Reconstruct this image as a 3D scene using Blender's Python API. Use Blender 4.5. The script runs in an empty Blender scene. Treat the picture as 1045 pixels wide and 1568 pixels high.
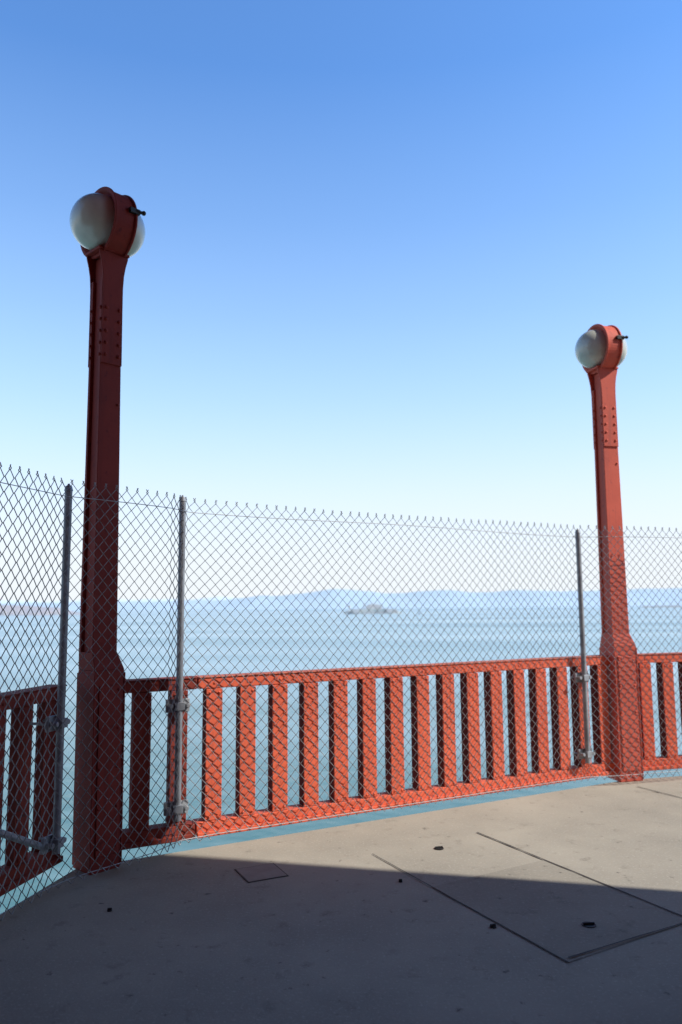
import bpy, bmesh, math, random
from mathutils import Vector, Matrix, noise
random.seed(4)
S = bpy.context.scene
S.view_settings.view_transform='Standard'; S.view_settings.look='None'; S.view_settings.exposure=0
COL = S.collection

# ---------------------------------------------------------------- materials
def new_mat(name):
    m=bpy.data.materials.new(name); m.use_nodes=True
    nt=m.node_tree; b=nt.nodes['Principled BSDF']
    return m,nt,b
def N(nt,t,**k):
    n=nt.nodes.new(t)
    for a,v in k.items(): setattr(n,a,v)
    return n
def cmix(nt,fac,c1,c2,blend='MIX'):
    mx=N(nt,'ShaderNodeMix',data_type='RGBA',blend_type=blend)
    if isinstance(fac,(int,float)): mx.inputs[0].default_value=fac
    else: nt.links.new(fac,mx.inputs[0])
    for i,c in ((6,c1),(7,c2)):
        if isinstance(c,tuple): mx.inputs[i].default_value=(*c,1)
        else: nt.links.new(c, mx.inputs[i])
    return mx.outputs[2]
def noise_mix(nt, c1, c2, scale, lo=.4, hi=.6, detail=6, vec=None, rough=.6):
    tc=N(nt,'ShaderNodeTexCoord')
    nz=N(nt,'ShaderNodeTexNoise'); nz.inputs['Scale'].default_value=scale
    nz.inputs['Detail'].default_value=detail; nz.inputs['Roughness'].default_value=rough
    nt.links.new(vec if vec else tc.outputs['Object'], nz.inputs['Vector'])
    r=N(nt,'ShaderNodeValToRGB'); r.color_ramp.elements[0].position=lo; r.color_ramp.elements[1].position=hi
    nt.links.new(nz.outputs['Fac'], r.inputs['Fac'])
    return cmix(nt,r.outputs['Color'],c1,c2), nz
def bump(nt,b,scale,strength,dist=.01,detail=5):
    tc=N(nt,'ShaderNodeTexCoord'); nz=N(nt,'ShaderNodeTexNoise')
    nz.inputs['Scale'].default_value=scale; nz.inputs['Detail'].default_value=detail
    nt.links.new(tc.outputs['Object'],nz.inputs['Vector'])
    bp=N(nt,'ShaderNodeBump'); bp.inputs['Strength'].default_value=strength; bp.inputs['Distance'].default_value=dist
    nt.links.new(nz.outputs['Fac'],bp.inputs['Height']); nt.links.new(bp.outputs['Normal'],b.inputs['Normal'])

def paint(name, base, dark, rough=.65, worn=None, spec=.22):
    m,nt,b=new_mat(name)
    c,_=noise_mix(nt,base,dark,2.5,.35,.75)
    c2,_=noise_mix(nt,c,(base[0]*.5,base[1]*.55,base[2]*.8),22,.6,.72)
    tc=N(nt,'ShaderNodeTexCoord'); mp=N(nt,'ShaderNodeMapping'); mp.inputs['Scale'].default_value=(26,26,1.2)
    nt.links.new(tc.outputs['Object'],mp.inputs['Vector'])
    c3,_=noise_mix(nt,c2,(base[0]*.62,base[1]*.75,base[2]*.9),1.0,.54,.78,5,mp.outputs['Vector'])
    if worn: c3,_=noise_mix(nt,c3,worn,13,.62,.66,7,None,.7)
    nt.links.new(c3,b.inputs['Base Color']); b.inputs['Roughness'].default_value=rough
    b.inputs['Specular IOR Level'].default_value=spec
    bump(nt,b,35,.3,.004)
    return m
ORANGE=paint('orange_paint',(.82,.155,.078),(.70,.125,.064),.65)
CAPP=paint('worn_cap_paint',(.64,.16,.09),(.52,.15,.10),.7,(.42,.36,.31))
SHADEPAINT=paint('shaded_railing_paint',(.30,.056,.038),(.21,.040,.029),.75,(.11,.05,.04),.12)  # railing orange darkened, shade around the left lamp put into the colour
WEBSHADE=paint('shaded_web_paint',(.17,.035,.026),(.10,.024,.02),.85,None,.05)  # shade on the picket sides painted in as a darker colour
LAMPSHADED=paint('shaded_lamp_paint',(.28,.042,.031),(.20,.031,.025),.65,None,.18)  # left lamp: tower shade painted into the red
LAMPSUNLIT=paint('sunlit_lamp_paint',(.68,.135,.085),(.54,.10,.065))  # right lamp: same red brightened, sunlight painted into the colour

def simple(name,c,rough=.5,metal=0,c2=None,scale=8):
    m,nt,b=new_mat(name)
    if c2:
        o,_=noise_mix(nt,c,c2,scale,.35,.65); nt.links.new(o,b.inputs['Base Color'])
    else: b.inputs['Base Color'].default_value=(*c,1)
    b.inputs['Roughness'].default_value=rough; b.inputs['Metallic'].default_value=metal
    return m
GALV=simple('galvanised_steel',(.38,.40,.42),.5,.3,(.22,.23,.25),12)
WIRE=simple('galvanised_wire',(.46,.48,.50),.5,.25,(.30,.31,.33),5)
BLACK=simple('dark_iron',(.03,.03,.03),.5,.3)
JOINT=simple('joint_filler',(.06,.052,.045),.9,0,(.10,.09,.075),9)
PLATE=simple('worn_plate',(.25,.23,.195),.8,.0,(.31,.285,.24),9)

GLASS,nt,b=new_mat('milky_glass')
c,_=noise_mix(nt,(.62,.63,.54),(.46,.48,.42),5,.35,.7)
nt.links.new(c,b.inputs['Base Color']); b.inputs['Roughness'].default_value=.2
b.inputs['Coat Weight'].default_value=.5; b.inputs['Coat Roughness'].default_value=.08
b.inputs['Subsurface Weight'].default_value=.2; b.inputs['Subsurface Radius'].default_value=(.05,.05,.05)

def concrete(name,f):
    m,nt,b=new_mat(name)
    q=lambda *c: tuple(v*f for v in c)
    c,_=noise_mix(nt,q(.41,.375,.305),q(.31,.285,.235),1.1,.3,.7)
    c2,_=noise_mix(nt,c,q(.235,.215,.175),7,.58,.78,8)
    c3,_=noise_mix(nt,c2,q(.47,.43,.36),60,.55,.75,3)
    c4,_=noise_mix(nt,c3,q(.16,.14,.12),14,.66,.74,4)
    nt.links.new(c4,b.inputs['Base Color']); b.inputs['Roughness'].default_value=.95
    b.inputs['Specular IOR Level'].default_value=.08
    bump(nt,b,90,.35,.004)
    return m
CONC=concrete('concrete',1.0); PATCH=concrete('repaired_concrete',.86)

WATER,nt,b=new_mat('bay_water')
tc=N(nt,'ShaderNodeTexCoord')
def mapped(sc,rot=0.):
    mp=N(nt,'ShaderNodeMapping'); mp.inputs['Scale'].default_value=sc; mp.inputs['Rotation'].default_value=(0,0,rot)
    nt.links.new(tc.outputs['Object'],mp.inputs['Vector']); return mp.outputs['Vector']
sx=N(nt,'ShaderNodeSeparateXYZ'); nt.links.new(tc.outputs['Object'],sx.inputs[0])
def ramp(nt,sock,a,b_):
    mr=N(nt,'ShaderNodeMapRange'); mr.inputs['From Min'].default_value=a; mr.inputs['From Max'].default_value=b_
    mr.interpolation_type='SMOOTHSTEP'; nt.links.new(sock,mr.inputs['Value']); return mr.outputs['Result']
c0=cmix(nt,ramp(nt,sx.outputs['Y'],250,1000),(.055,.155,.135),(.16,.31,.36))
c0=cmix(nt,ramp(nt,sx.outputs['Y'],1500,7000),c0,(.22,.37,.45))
c1,_=noise_mix(nt,c0,(.44,.58,.62),1.0,.42,.72,5,mapped((.0006,.0022,.001),.12))
c2,_=noise_mix(nt,c1,(.24,.38,.37),1.0,.55,.9,8,mapped((.02,.05,.03)))
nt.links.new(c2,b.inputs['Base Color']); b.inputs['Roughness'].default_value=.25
n1=N(nt,'ShaderNodeTexNoise'); n1.inputs['Scale'].default_value=.12; n1.inputs['Detail'].default_value=8
nt.links.new(tc.outputs['Object'],n1.inputs['Vector'])
bp=N(nt,'ShaderNodeBump'); bp.inputs['Strength'].default_value=.45; bp.inputs['Distance'].default_value=1.1
nt.links.new(n1.outputs['Fac'],bp.inputs['Height']); nt.links.new(bp.outputs['Normal'],b.inputs['Normal'])

# ---------------------------------------------------------------- helpers
def mk(name,bm,mats,parent=None,bevel=0,smooth=False):
    me=bpy.data.meshes.new(name); bm.normal_update(); bm.to_mesh(me); bm.free()
    for m in (mats if isinstance(mats,list) else [mats]): me.materials.append(m)
    if smooth:
        for p in me.polygons: p.use_smooth=True
    o=bpy.data.objects.new(name,me); COL.objects.link(o)
    if parent: o.parent=parent
    if bevel:
        md=o.modifiers.new('bevel','BEVEL'); md.width=bevel; md.segments=2; md.limit_method='ANGLE'
    return o
def empty(name,loc=(0,0,0),rz=0):
    e=bpy.data.objects.new(name,None); COL.objects.link(e); e.location=loc; e.rotation_euler=(0,0,rz)
    e.empty_display_size=.2; return e
def box(bm,x0,x1,y0,y1,z0,z1,M=None,top=None):
    t=top or (x0,x1,y0,y1)
    P=[(x0,y0,z0),(x1,y0,z0),(x1,y1,z0),(x0,y1,z0),(t[0],t[2],z1),(t[1],t[2],z1),(t[1],t[3],z1),(t[0],t[3],z1)]
    v=[bm.verts.new((M@Vector(p)) if M else p) for p in P]
    for f in ((3,2,1,0),(4,5,6,7),(0,1,5,4),(1,2,6,5),(2,3,7,6),(3,0,4,7)): bm.faces.new([v[i] for i in f])
def cyl(bm,p0,p1,r0,r1=None,n=16):
    r1=r1 if r1 is not None else r0
    p0=Vector(p0); p1=Vector(p1); d=p1-p0
    M=Matrix.Translation((p0+p1)/2)@d.to_track_quat('Z','Y').to_matrix().to_4x4()
    bmesh.ops.create_cone(bm,cap_ends=True,segments=n,radius1=r0,radius2=r1,depth=d.length,matrix=M)
def sphere(bm,c,r,sc=(1,1,1),u=16,v=10):
    M=Matrix.Translation(c)@Matrix.Diagonal((*sc,1))
    bmesh.ops.create_uvsphere(bm,u_segments=u,v_segments=v,radius=r,matrix=M)

# ---------------------------------------------------------------- geometry lines (metres)
def main_y(x,off=0): return 5.66+.534*(x+1.04)+off/.8821
# ---------------------------------------------------------------- deck
bm=bmesh.new()
edge=[(-4.75,-8),(-1.75,5.28),(2.70,main_y(2.70)),(9.5,main_y(2.7)+.28*6.8),(9.5,-8)]
vt=[bm.verts.new((x,y,0)) for x,y in edge]; vb=[bm.verts.new((x,y,-.35)) for x,y in edge]
bm.faces.new(vt[::-1]); bm.faces.new(vb)
for i in range(len(edge)):
    j=(i+1)%len(edge); bm.faces.new((vt[i],vt[j],vb[j],vb[i]))
bmesh.ops.recalc_face_normals(bm,faces=bm.faces)
deck=empty('walkway_deck'); mk('slab',bm,CONC,deck)
def strip(bm,a,b,w,z=.006):
    a=Vector((*a,0)); b=Vector((*b,0)); d=(b-a).normalized(); n=Vector((-d.y,d.x,0))*w/2
    k=max(2,int((b-a).length/.12)); prev=None
    for i in range(k+1):
        p=a.lerp(b,i/k)+n.normalized()*.004*noise.noise(Vector((i*.7,a.x*9,0))); ww=n*(1+.5*noise.noise(Vector((i*.9,a.y*5,2))))
        cur=(bm.verts.new(p-ww+Vector((0,0,z))),bm.verts.new(p+ww+Vector((0,0,z))))
        if prev: bm.faces.new((prev[0],cur[0],cur[1],prev[1]))
        prev=cur
bm=bmesh.new()
jd=Vector((.4710,-.8821))
for ax,ay,L,w in ((.998,5.99,1.86,.014),(.195,5.51,1.85,.008),(2.726,7.39,3.2,.012)):
    strip(bm,(ax,ay),(ax+jd.x*L,ay+jd.y*L),w)
strip(bm,(1.075,3.925),(1.85,4.345),.010,.0085)
mk('expansion_joints',bm,JOINT,deck)
bm=bmesh.new()
P=[(.53,4.885),(1.063,3.885),(1.868,4.36),(1.335,5.36)]
bm.faces.new([bm.verts.new((x,y,.003)) for x,y in P]); bm.normal_update()
mk('repaired_bay',bm,PATCH,deck)

def hatch(name,c,w,d,rz):
    e=empty(name,(c[0],c[1],0),rz)
    bm=bmesh.new(); box(bm,-w/2,w/2,-d/2,d/2,.001,.004); mk('frame',bm,JOINT,e)
    bm=bmesh.new(); g=.008; box(bm,-w/2+g,w/2-g,-d/2+g,d/2-g,.002,.0055); mk('cover',bm,PLATE,e)
hatch('access_hatch',(-.53,5.16),.27,.27,.45)
def lug(name,c,r):
    e=empty(name,(c[0],c[1],0),random.random())
    bm=bmesh.new(); cyl(bm,(0,0,.001),(0,0,.007),r,n=20); mk('recess',bm,BLACK,e)
    bm=bmesh.new(); cyl(bm,(-r*.8,0,.012),(r*.8,0,.012),.006,n=8); mk('lifting_bar',bm,BLACK,e)
for c,r in (((.667,5.62),.033),((1.297,4.31),.038),((.787,4.30),.018),((.349,4.98),.012),((-1.32,4.56),.014)):
    lug('deck_lifting_eye',c,r)

# ---------------------------------------------------------------- railing
def railing(name,A,B,first,spacing,skip_end=.1,mat=ORANGE,dp=.055,cap=CAPP):
    A=Vector((*A,0)); B=Vector((*B,0)); d=B-A; L=d.length
    e=empty(name,A,math.atan2(d.y,d.x))
    bm=bmesh.new(); box(bm,0,L,-.06,.06,1.10,1.175); mk('top_rail',bm,mat,e,.006)
    bm=bmesh.new(); box(bm,0,L,-.067,.067,1.1775,1.187); mk('rail_cap',bm,cap,e,.003)
    bm=bmesh.new(); box(bm,0,L,-.06,.06,.075,.165); box(bm,0,L,-.082,-.0625,.062,.10)
    mk('bottom_rail',bm,mat,e,.006)
    bm=bmesh.new(); bw=bmesh.new(); s=first
    while s<L-skip_end:
        box(bm,s-.062,s+.062,-dp-.005,-dp+.007,.168,1.097)
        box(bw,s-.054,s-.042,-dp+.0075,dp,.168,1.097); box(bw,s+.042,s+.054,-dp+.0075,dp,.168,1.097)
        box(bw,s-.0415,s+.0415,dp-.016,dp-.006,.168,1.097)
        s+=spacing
    mk('picket_faces',bm,mat,e,.003); mk('picket_webs',bw,WEBSHADE,e,.003)
    bm=bmesh.new(); s=first
    while s<L-skip_end:
        for z in (1.068,.192):
            for k in (-.035,.035): sphere(bm,(s+k,-dp-.006,z),.010,(1,.6,1),8,6)
        sphere(bm,(s,-.061,1.138),.010,(1,.6,1),8,6)
        s+=spacing
    mk('rivets',bm,mat,e,smooth=True)
    return e
off=.10
XS=-1.075
a=(XS,main_y(XS,off)); bpt=(2.62,main_y(2.62,off))
railing('bridge_railing',(-1.56,main_y(-1.56,off)),(XS-.01,main_y(XS-.01,off)),.1474,.2625,.02,SHADEPAINT,.055,SHADEPAINT)
railing('bridge_railing',a,bpt,(-.967-XS)/.8821,.2625,.05)
railing('bridge_railing',(2.80,main_y(2.7,off)+.03),(9.0,main_y(2.7,off)+.28*6.3),.22,.2625)
ld=Vector((.2204,.9754)); L0=Vector((-1.90,5.24)); L1=L0-ld*6.0
railing('bridge_railing',tuple(L1),tuple(L0),.1,.2625,.1,SHADEPAINT,.036,SHADEPAINT)

# ---------------------------------------------------------------- lamps
def lamp(name,c,rz,hz,pw,lean,k=1.0,po=.03,PM=LAMPSHADED):
    e=empty(name,(c[0],c[1],0),rz); e.rotation_euler=(0,lean,rz)
    h=pw/2; sw0=.091*k; sw1=.077*k
    bm=bmesh.new()
    box(bm,-h+po,h+po,-h,h,0,1.28)
    box(bm,-h+po,h+po,-h,h,1.2805,1.40,top=(-sw0,sw0,-sw0,sw0))
    for sx in (-1,1):
        box(bm,po+sx*h-.006,po+sx*h+.006,-h-.006,h+.006,.02,1.26)
    box(bm,-h+.03+po,h-.03+po,-h-.009,-h-.0005,.10,1.18)
    mk('pedestal',bm,PM,e,.006)
    zt=hz-.42
    bm=bmesh.new()
    for s in (-1,1):
        y0,y1=(-sw0,-sw0+.028) if s<0 else (sw0-.028,sw0)
        u0,u1=(-sw1,-sw1+.028) if s<0 else (sw1-.028,sw1)
        box(bm,-sw0,sw0,y0,y1,1.395,zt,top=(-sw1,sw1,u0,u1))
    box(bm,-sw0+.022,sw0-.022,-sw0+.03,sw0-.03,1.395,zt,top=(-sw1+.022,sw1-.022,-sw1+.03,sw1-.03))
    mk('shaft',bm,PM,e,.004)
    bm=bmesh.new()
    q=k*.077
    prof=[(zt-.62,q+.002),(zt-.2,q),(zt-.06,q),(zt+.04,q+.006),(zt+.11,q+.018),(zt+.17,q+.034),(zt+.19,q+.036)]
    for yy0,yy1 in ((-sw1-.016,-sw1-.004),(sw1+.004,sw1+.016)):
        rings=[]
        for z,w in prof:
            rings.append([bm.verts.new((x,y,z)) for x,y in ((-w,yy0),(w,yy0),(w,yy1),(-w,yy1))])
        for r0,r1 in zip(rings,rings[1:]):
            for i in range(4):
                j=(i+1)%4; bm.faces.new((r0[i],r0[j],r1[j],r1[i]))
        bm.faces.new(rings[0][::-1]); bm.faces.new(rings[-1])
    box(bm,-.05,.05,-sw1+.004,sw1-.004,zt-.01,zt+.17)
    box(bm,-q-.042,q+.042,-sw1-.024,sw1+.024,zt+.192,zt+.212)
    mk('neck_bracket',bm,PM,e,.003)
    bm=bmesh.new()
    for zz in [zt-.56+i*.085 for i in range(5)]:
        for xx in (-.05,.05): sphere(bm,(xx,-sw1-.016,zz),.014,(1,.8,1),10,6)
        for yy in (-.05,.05): sphere(bm,(-sw1-.002,yy*1.3,zz),.013,(.9,1,1),10,6)
    for zz in (.15,.4,.65,.9,1.15):
        for xx in (-h+.045,h-.045): sphere(bm,(xx+po,-h-.009,zz),.011,(1,.6,1),8,6)
    for zz in (1.9,3.1):
        sphere(bm,(.06,-sw0+.004,zz),.01,(1,.6,1),8,6)
    mk('rivets',bm,PM,e,smooth=True)
    R=.242; hw=.085
    bm=bmesh.new()
    seg=56
    sec=[(-hw+.03,.15),(-hw+.02,.21),(-hw,R-.01),(-hw,R+.014),(-hw+.014,R+.014),(-hw+.014,R),(hw-.014,R),(hw-.014,R+.014),(hw,R+.014),(hw,R-.01),(hw-.02,.21),(hw-.03,.15)]
    rings=[]
    for i in range(seg):
        a_=2*math.pi*i/seg
        rings.append([bm.verts.new((x,r*math.cos(a_),hz+r*math.sin(a_))) for x,r in sec])
    for i in range(seg):
        A_,B_=rings[i],rings[(i+1)%seg]
        for kk in range(len(sec)-1): bm.faces.new((A_[kk],A_[kk+1],B_[kk+1],B_[kk]))
    bmesh.ops.recalc_face_normals(bm,faces=bm.faces)
    mk('drum_housing',bm,PM,e,.003)
    for s in (-1,1):
        bm=bmesh.new(); sphere(bm,(s*(hw-.005),0,hz),.200,(.95,1,1),48,24)
        mk('globe',bm,GLASS,e,smooth=True)
    bm=bmesh.new()
    cyl(bm,(hw-.05,-R-.005,hz+.05),(hw+.035,-R-.025,hz+.05),.012,n=10)
    box(bm,hw-.065,hw+.015,-R-.022,-R+.01,hz+.03,hz+.068)
    sphere(bm,(hw+.038,-R-.026,hz+.05),.017,(1,1,1),10,8)
    mk('latch',bm,BLACK,e,.003)
    return e
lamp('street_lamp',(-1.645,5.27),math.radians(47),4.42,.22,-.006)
lamp('street_lamp',(2.715,7.72),math.radians(14),4.31,.245,0,1.04,.02,LAMPSUNLIT)

# ---------------------------------------------------------------- chain link fence
fence=empty('chain_link_fence')
FP=[(-3.05,-1.0),(-1.72,4.72),(-1.20,5.36),(-1.12,main_y(-1.12,-.02)),(2.30,main_y(2.30,-.02)),(2.62,main_y(2.62,-.14)),(9.0,main_y(2.62,-.14)+.28*6.38)]
FZ=[2.45,2.455,2.46,2.46,2.41,2.41,2.41]
seglen=[math.dist(p,q) for p,q in zip(FP,FP[1:])]; TOT=sum(seglen)
def fpt(s):
    s=max(0,min(TOT-1e-6,s)); i=0
    while s>seglen[i]: s-=seglen[i]; i+=1
    k=s/seglen[i]; p=Vector((*FP[i],0)).lerp(Vector((*FP[i+1],0)),k)
    d=(Vector(FP[i+1])-Vector(FP[i])).normalized()
    return p,Vector((-d.y,d.x,0)),FZ[i]*(1-k)+FZ[i+1]*k
cu=bpy.data.curves.new('mesh_wires','CURVE'); cu.dimensions='3D'; cu.bevel_depth=.0033; cu.bevel_resolution=0; cu.use_fill_caps=False
w=.041; v=.043
nw=int(TOT/w)
for i in range(1,nw):
    sc=i*w; pts=[]
    _,_,zt=fpt(sc)
    zt+=.012*math.sin(sc*1.3)+.008*noise.noise(Vector((sc*3,0,7)))
    K=int((zt-.05)/v)
    for k in range(K+1):
        sg=1 if (k+i+K)%2==0 else -1
        s=sc+sg*(w/2+.001)
        p,n,_=fpt(s+.012*noise.noise(Vector((sc*1.5,k*.15,0))))
        bow=.022*noise.noise(Vector((sc*.8,k*v*.9,3.3)))
        pts.append(p+n*(.003*sg+bow)+Vector((0,0,zt-(K-k)*v)))
    sg=1 if i%2==0 else -1
    for dz,ds in ((.008,.36),(.018,.60),(.028,.52+random.random()*.25)):
        p,n,_=fpt(sc+sg*w*ds); pts.append(p+n*.003*sg+Vector((0,0,zt+dz)))
    sp=cu.splines.new('POLY'); sp.points.add(len(pts)-1)
    for q,p in zip(sp.points,pts): q.co=(*p,1)
cu.materials.append(WIRE)
o=bpy.data.objects.new('mesh_wires',cu); COL.objects.link(o); o.parent=fence
def wire(name,pts,r,mat,res=2):
    c=bpy.data.curves.new(name,'CURVE'); c.dimensions='3D'; c.bevel_depth=r; c.bevel_resolution=res; c.use_fill_caps=True
    sp=c.splines.new('POLY'); sp.points.add(len(pts)-1)
    for q,p in zip(sp.points,pts): q.co=(*p,1)
    c.materials.append(mat); o=bpy.data.objects.new(name,c); COL.objects.link(o); o.parent=fence
pts=[]; s=0
while s<TOT:
    p,n,z=fpt(s); pts.append(p-n*.004+Vector((0,0,z-.075+.006*math.sin(s*2.3)))); s+=.12
wire('top_tension_wire',pts,.0026,WIRE)
pts=[]; s=0
while s<TOT:
    p,n,z=fpt(s); pts.append(p-n*.004+Vector((0,0,.09))); s+=.3
wire('bottom_tension_wire',pts,.0026,WIRE)
def fpost(x,y,rz,z0,z1,outy):
    M=Matrix.Translation((x,y,0))@Matrix.Rotation(rz,4,'Z')
    bm=bmesh.new()
    cyl(bm,M@Vector((0,0,z0)),M@Vector((0,0,z1)),.024,n=18)
    cyl(bm,M@Vector((0,0,z1)),M@Vector((0,0,z1+.03)),.028,.02,n=18)
    cyl(bm,M@Vector((0,0,z1+.03)),M@Vector((0,0,z1+.045)),.012,.006,n=10)
    mk('post',bm,GALV,fence,smooth=False)
    bm=bmesh.new()
    for z in (1.0,.30):
        box(bm,-.085,.085,.026,.05,z-.045,z+.045,M)
        box(bm,-.032,.032,-.032,.0255,z-.028,z+.028,M)
        for sx in (-1,1):
            cyl(bm,M@Vector((sx*.062,-.02,z)),M@Vector((sx*.062,outy,z)),.009,n=8)
            cyl(bm,M@Vector((sx*.062,-.022,z)),M@Vector((sx*.062,.0255,z)),.017,n=6)
    mk('post_clamps',bm,GALV,fence,.003)
am=math.atan2(.471,.8821)
fpost(-1.72,4.80,math.atan2(.9754,.2204),.24,2.43,.16)
fpost(-1.155,main_y(-1.155,-.04),am,.22,2.46,.11)
fpost(2.285,main_y(2.285,-.04),am,.22,2.37,.11)
wire('brace_pipe',[(-2.08,2.85,1.18),(-1.78,4.80,.27)],.02,GALV,4)

# ---------------------------------------------------------------- bridge tower (shades the walkway) and added rear wall
TOWER=paint('tower_paint',(.32,.052,.032),(.26,.044,.027))
tw=empty('bridge_tower')
SL=-.235
bm=bmesh.new()
x0,x1=2.3,7.0; y1=4.80+SL*(x1-2)
box(bm,x0,x1,-10,y1,0.002,60)
for k in range(5):
    yy=y1-1.6-k*1.9
    box(bm,x0-.10,x0-.002,yy,yy+.5,.3,58)
box(bm,x0+.6,x1-.4,-9.4,y1-.6,60.002,110)
box(bm,-12,x0-.003,-12,-1.1,0.003,60)  # added wall behind the camera, unseen, blocks sky light from the shaded deck
mk('leg_and_added_wall',bm,TOWER,tw,.02)
bm=bmesh.new()
for k in range(40):
    for yy in (y1-.12,y1-.3): sphere(bm,(x0,yy,.3+k*.2),.018,(.6,1,1),8,5)
mk('rivets',bm,TOWER,tw,smooth=True)

# ---------------------------------------------------------------- water, land
WZ=-67
bm=bmesh.new()
vv=[bm.verts.new(p) for p in ((-60000,-20000,WZ),(60000,-20000,WZ),(60000,60000,WZ),(-60000,60000,WZ))]
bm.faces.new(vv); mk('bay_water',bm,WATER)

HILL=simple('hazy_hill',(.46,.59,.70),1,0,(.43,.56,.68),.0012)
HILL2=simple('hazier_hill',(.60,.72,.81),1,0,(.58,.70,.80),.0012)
ISL=simple('island_rock',(.40,.44,.43),1,0,(.20,.27,.30),.02)  # distance haze greyed into the rock colour
BLD=simple('pale_buildings',(.76,.72,.68),.9,0,(.58,.55,.53),.03)
CITY=simple('brown_town',(.44,.40,.41),1,0,(.34,.37,.42),.01)
def ridge(name,D,prof,mat,amp,seed,depth=2500):
    bm=bmesh.new(); n=400; x0_,x1_=prof[0][0],prof[-1][0]
    rows=[[],[],[],[]]
    for i in range(n+1):
        px=x0_+(x1_-x0_)*i/n
        for (a0,h0),(a1,h1) in zip(prof,prof[1:]):
            if a0<=px<=a1:
                k=(px-a0)/(a1-a0); k=k*k*(3-2*k); h=h0+(h1-h0)*k; break
        h+=amp*(noise.fractal(Vector((px*.0009,seed,0)),.9,2.1,6)); h=max(h,WZ+3)
        rows[0].append(bm.verts.new((px,D,WZ-1)))
        rows[1].append(bm.verts.new((px,D+depth*.25,WZ+(h-WZ)*(.35+.1*noise.noise(Vector((px*.001,seed+4,0)))))))
        rows[2].append(bm.verts.new((px,D+depth*.6,WZ+(h-WZ)*(.75+.06*noise.noise(Vector((px*.001,seed+9,0)))))))
        rows[3].append(bm.verts.new((px,D+depth,h)))
    for r0,r1 in zip(rows,rows[1:]):
        for i in range(n): bm.faces.new((r0[i],r0[i+1],r1[i+1],r1[i]))
    return mk(name,bm,mat,smooth=True)
D=14000
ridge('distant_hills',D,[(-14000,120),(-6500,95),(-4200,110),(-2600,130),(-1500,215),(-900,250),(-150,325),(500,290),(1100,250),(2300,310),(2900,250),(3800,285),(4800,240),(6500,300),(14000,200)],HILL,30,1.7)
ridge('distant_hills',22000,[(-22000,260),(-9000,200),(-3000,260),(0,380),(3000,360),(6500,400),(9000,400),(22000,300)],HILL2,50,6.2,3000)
ridge('town_headland',6800,[(-9000,30),(-4200,45),(-3400,30),(-3000,25),(-2700,8),(-2450,-40),(-2300,-64),(-2200,-66)],CITY,16,3.1,500)
bm=bmesh.new()
for i in range(420):
    x=random.uniform(-4600,-2500); y=6800+random.uniform(20,420)
    k=(y-6800)/500; base=WZ+ (40 if x<-2900 else 15)*k*1.6
    s=random.uniform(8,26); h_=random.uniform(8,22)
    box(bm,x-s,x+s,y-8,y+8,base-10,base+h_)
mk('waterfront_town',bm,BLD)
bm=bmesh.new()
for i in range(260):
    x=random.uniform(4100,7500); y=random.uniform(10500,10700); s=random.uniform(10,40)
    box(bm,x-s,x+s,y-8,y+8,WZ,WZ+random.uniform(8,26))
mk('shoreline_town',bm,BLD)
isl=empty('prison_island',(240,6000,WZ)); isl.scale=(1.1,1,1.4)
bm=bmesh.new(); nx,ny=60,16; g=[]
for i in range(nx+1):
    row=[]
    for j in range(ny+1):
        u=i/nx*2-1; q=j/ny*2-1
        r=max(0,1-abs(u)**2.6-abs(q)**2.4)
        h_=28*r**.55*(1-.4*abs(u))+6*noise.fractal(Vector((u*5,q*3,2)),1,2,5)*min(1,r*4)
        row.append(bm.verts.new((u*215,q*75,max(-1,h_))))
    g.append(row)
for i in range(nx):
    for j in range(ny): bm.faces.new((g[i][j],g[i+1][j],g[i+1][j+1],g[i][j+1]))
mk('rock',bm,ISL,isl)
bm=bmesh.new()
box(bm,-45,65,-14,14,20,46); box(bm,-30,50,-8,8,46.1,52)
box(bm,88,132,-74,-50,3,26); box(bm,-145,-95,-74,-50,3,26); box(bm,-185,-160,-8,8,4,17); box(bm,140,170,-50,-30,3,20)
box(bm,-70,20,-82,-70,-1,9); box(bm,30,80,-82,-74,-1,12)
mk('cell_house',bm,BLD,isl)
bm=bmesh.new(); cyl(bm,(-60,0,22),(-60,0,60),4,2.5,10); cyl(bm,(-60,0,60),(-60,0,66),4,1,10)
cyl(bm,(-165,0,10),(-165,0,34),3,3,8); cyl(bm,(-165,0,34),(-165,0,46),9,9,12)
mk('lighthouse_and_water_tower',bm,BLD,isl)
SAIL=simple('sail_cloth',(.8,.8,.8),.8)
def boat(x,y,s):
    e=empty('sailboat',(x,y,WZ),random.random()*3)
    bm=bmesh.new(); box(bm,-s,s,-s*.28,s*.28,-.3,s*.25,top=(-s*1.15,s*1.3,-s*.35,s*.35)); mk('hull',bm,BLD,e)
    bm=bmesh.new(); vs=[bm.verts.new(p) for p in ((-s*.9,0,s*.4),(.1*s,0,s*.4),(.1*s,0,s*2.9))]; bm.faces.new(vs)
    vs=[bm.verts.new(p) for p in ((.2*s,0,s*.4),(1.1*s,0,s*.4),(.2*s,0,s*2.5))]; bm.faces.new(vs); cyl(bm,(.15*s,0,0),(.15*s,0,s*3),.05*s,n=6)
    mk('sails',bm,SAIL,e)
boat(520,5200,9); boat(1900,5600,8); boat(-900,4300,7)

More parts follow.
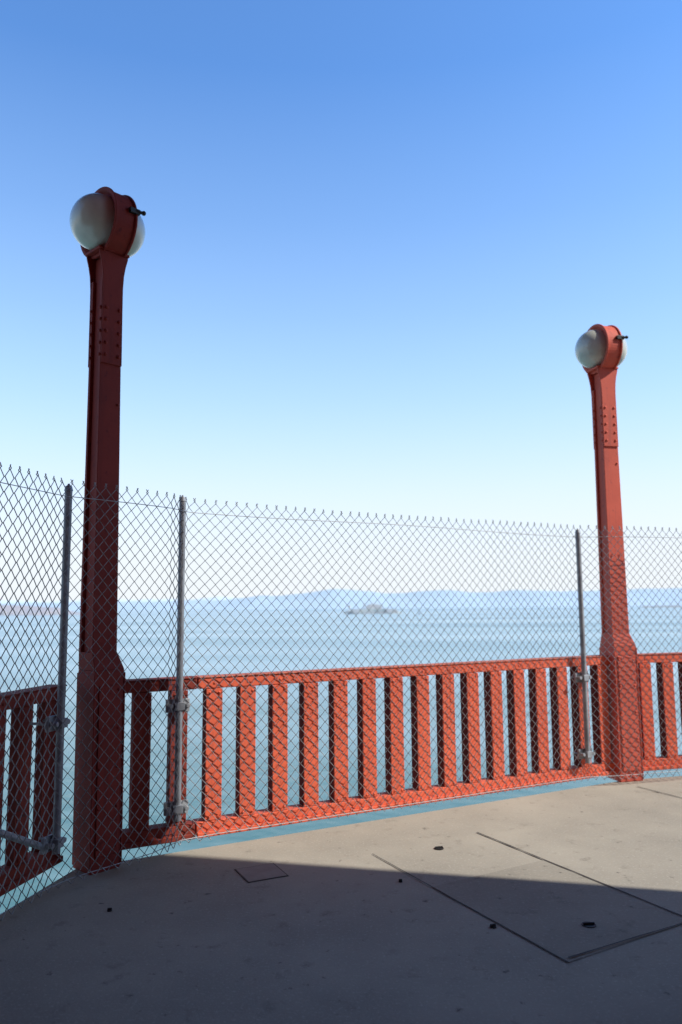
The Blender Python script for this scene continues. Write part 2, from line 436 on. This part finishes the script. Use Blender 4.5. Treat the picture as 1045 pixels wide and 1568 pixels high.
# ---------------------------------------------------------------- light
el=math.radians(43); az=Vector((1,SL)).normalized()
d=Vector((az.x*math.cos(el),az.y*math.cos(el),math.sin(el)))
L=bpy.data.lights.new('sun','SUN'); L.energy=5; L.angle=math.radians(.53); L.color=(1,.95,.87)
so=bpy.data.objects.new('sun',L); COL.objects.link(so); so.location=(20,-5,30)
so.rotation_euler=d.to_track_quat('Z','Y').to_euler()
W=bpy.data.worlds.new('World'); S.world=W; W.use_nodes=True; nt=W.node_tree
sk=nt.nodes.new('ShaderNodeTexSky'); sk.sky_type='NISHITA'; sk.sun_disc=False
sk.sun_elevation=el; sk.sun_rotation=math.atan2(az.x,az.y); sk.altitude=60
sk.air_density=1.0; sk.dust_density=.5; sk.ozone_density=1.5
STR=.13
tc=N(nt,'ShaderNodeTexCoord'); sx=N(nt,'ShaderNodeSeparateXYZ'); nt.links.new(tc.outputs['Generated'],sx.inputs[0])
dr=N(nt,'ShaderNodeValToRGB'); cr=dr.color_ramp
cr.elements[0].position=.66; cr.elements[0].color=(1,1.0,1.0,1)
cr.elements[1].position=.80; cr.elements[1].color=(.03,.035,.05,1)
nt.links.new(sx.outputs['Z'],dr.inputs['Fac'])
mul=cmix(nt,1.0,sk.outputs['Color'],(1.05,1.62,2.2),'MULTIPLY')
mul=cmix(nt,1.0,mul,dr.outputs['Color'],'MULTIPLY')
zr=N(nt,'ShaderNodeValToRGB'); cr=zr.color_ramp
cr.elements[0].position=0; cr.elements[0].color=(1,1,1,1)
cr.elements[1].position=1; cr.elements[1].color=(0,0,0,1)
for p,v_ in ((.06,.95),(.14,.80),(.26,.50),(.36,.29),(.46,.14),(.6,.0)):
    e_=cr.elements.new(p); e_.color=(v_,v_,v_,1)
nt.links.new(sx.outputs['Z'],zr.inputs['Fac'])
hc=cmix(nt,ramp(nt,sx.outputs['Z'],.06,.32),(.92/STR,.97/STR,1.02/STR),(.74/STR,.95/STR,1.06/STR))
hz=cmix(nt,zr.outputs['Color'],mul,hc)
bg=nt.nodes['Background']; nt.links.new(hz,bg.inputs['Color']); bg.inputs['Strength'].default_value=STR

# ---------------------------------------------------------------- camera
cam=bpy.data.cameras.new('camera'); cam.sensor_fit='VERTICAL'; cam.sensor_height=36; cam.lens=27; cam.clip_end=120000; cam.clip_start=.05
cam.dof.use_dof=True; cam.dof.focus_distance=4.5; cam.dof.aperture_fstop=1.6
co=bpy.data.objects.new('camera',cam); COL.objects.link(co)
co.matrix_world=Matrix.Translation((0,0,1.7))@Matrix.Rotation(math.radians(90+6.9),4,'X')@Matrix.Rotation(-.008,4,'Z')
S.camera=co
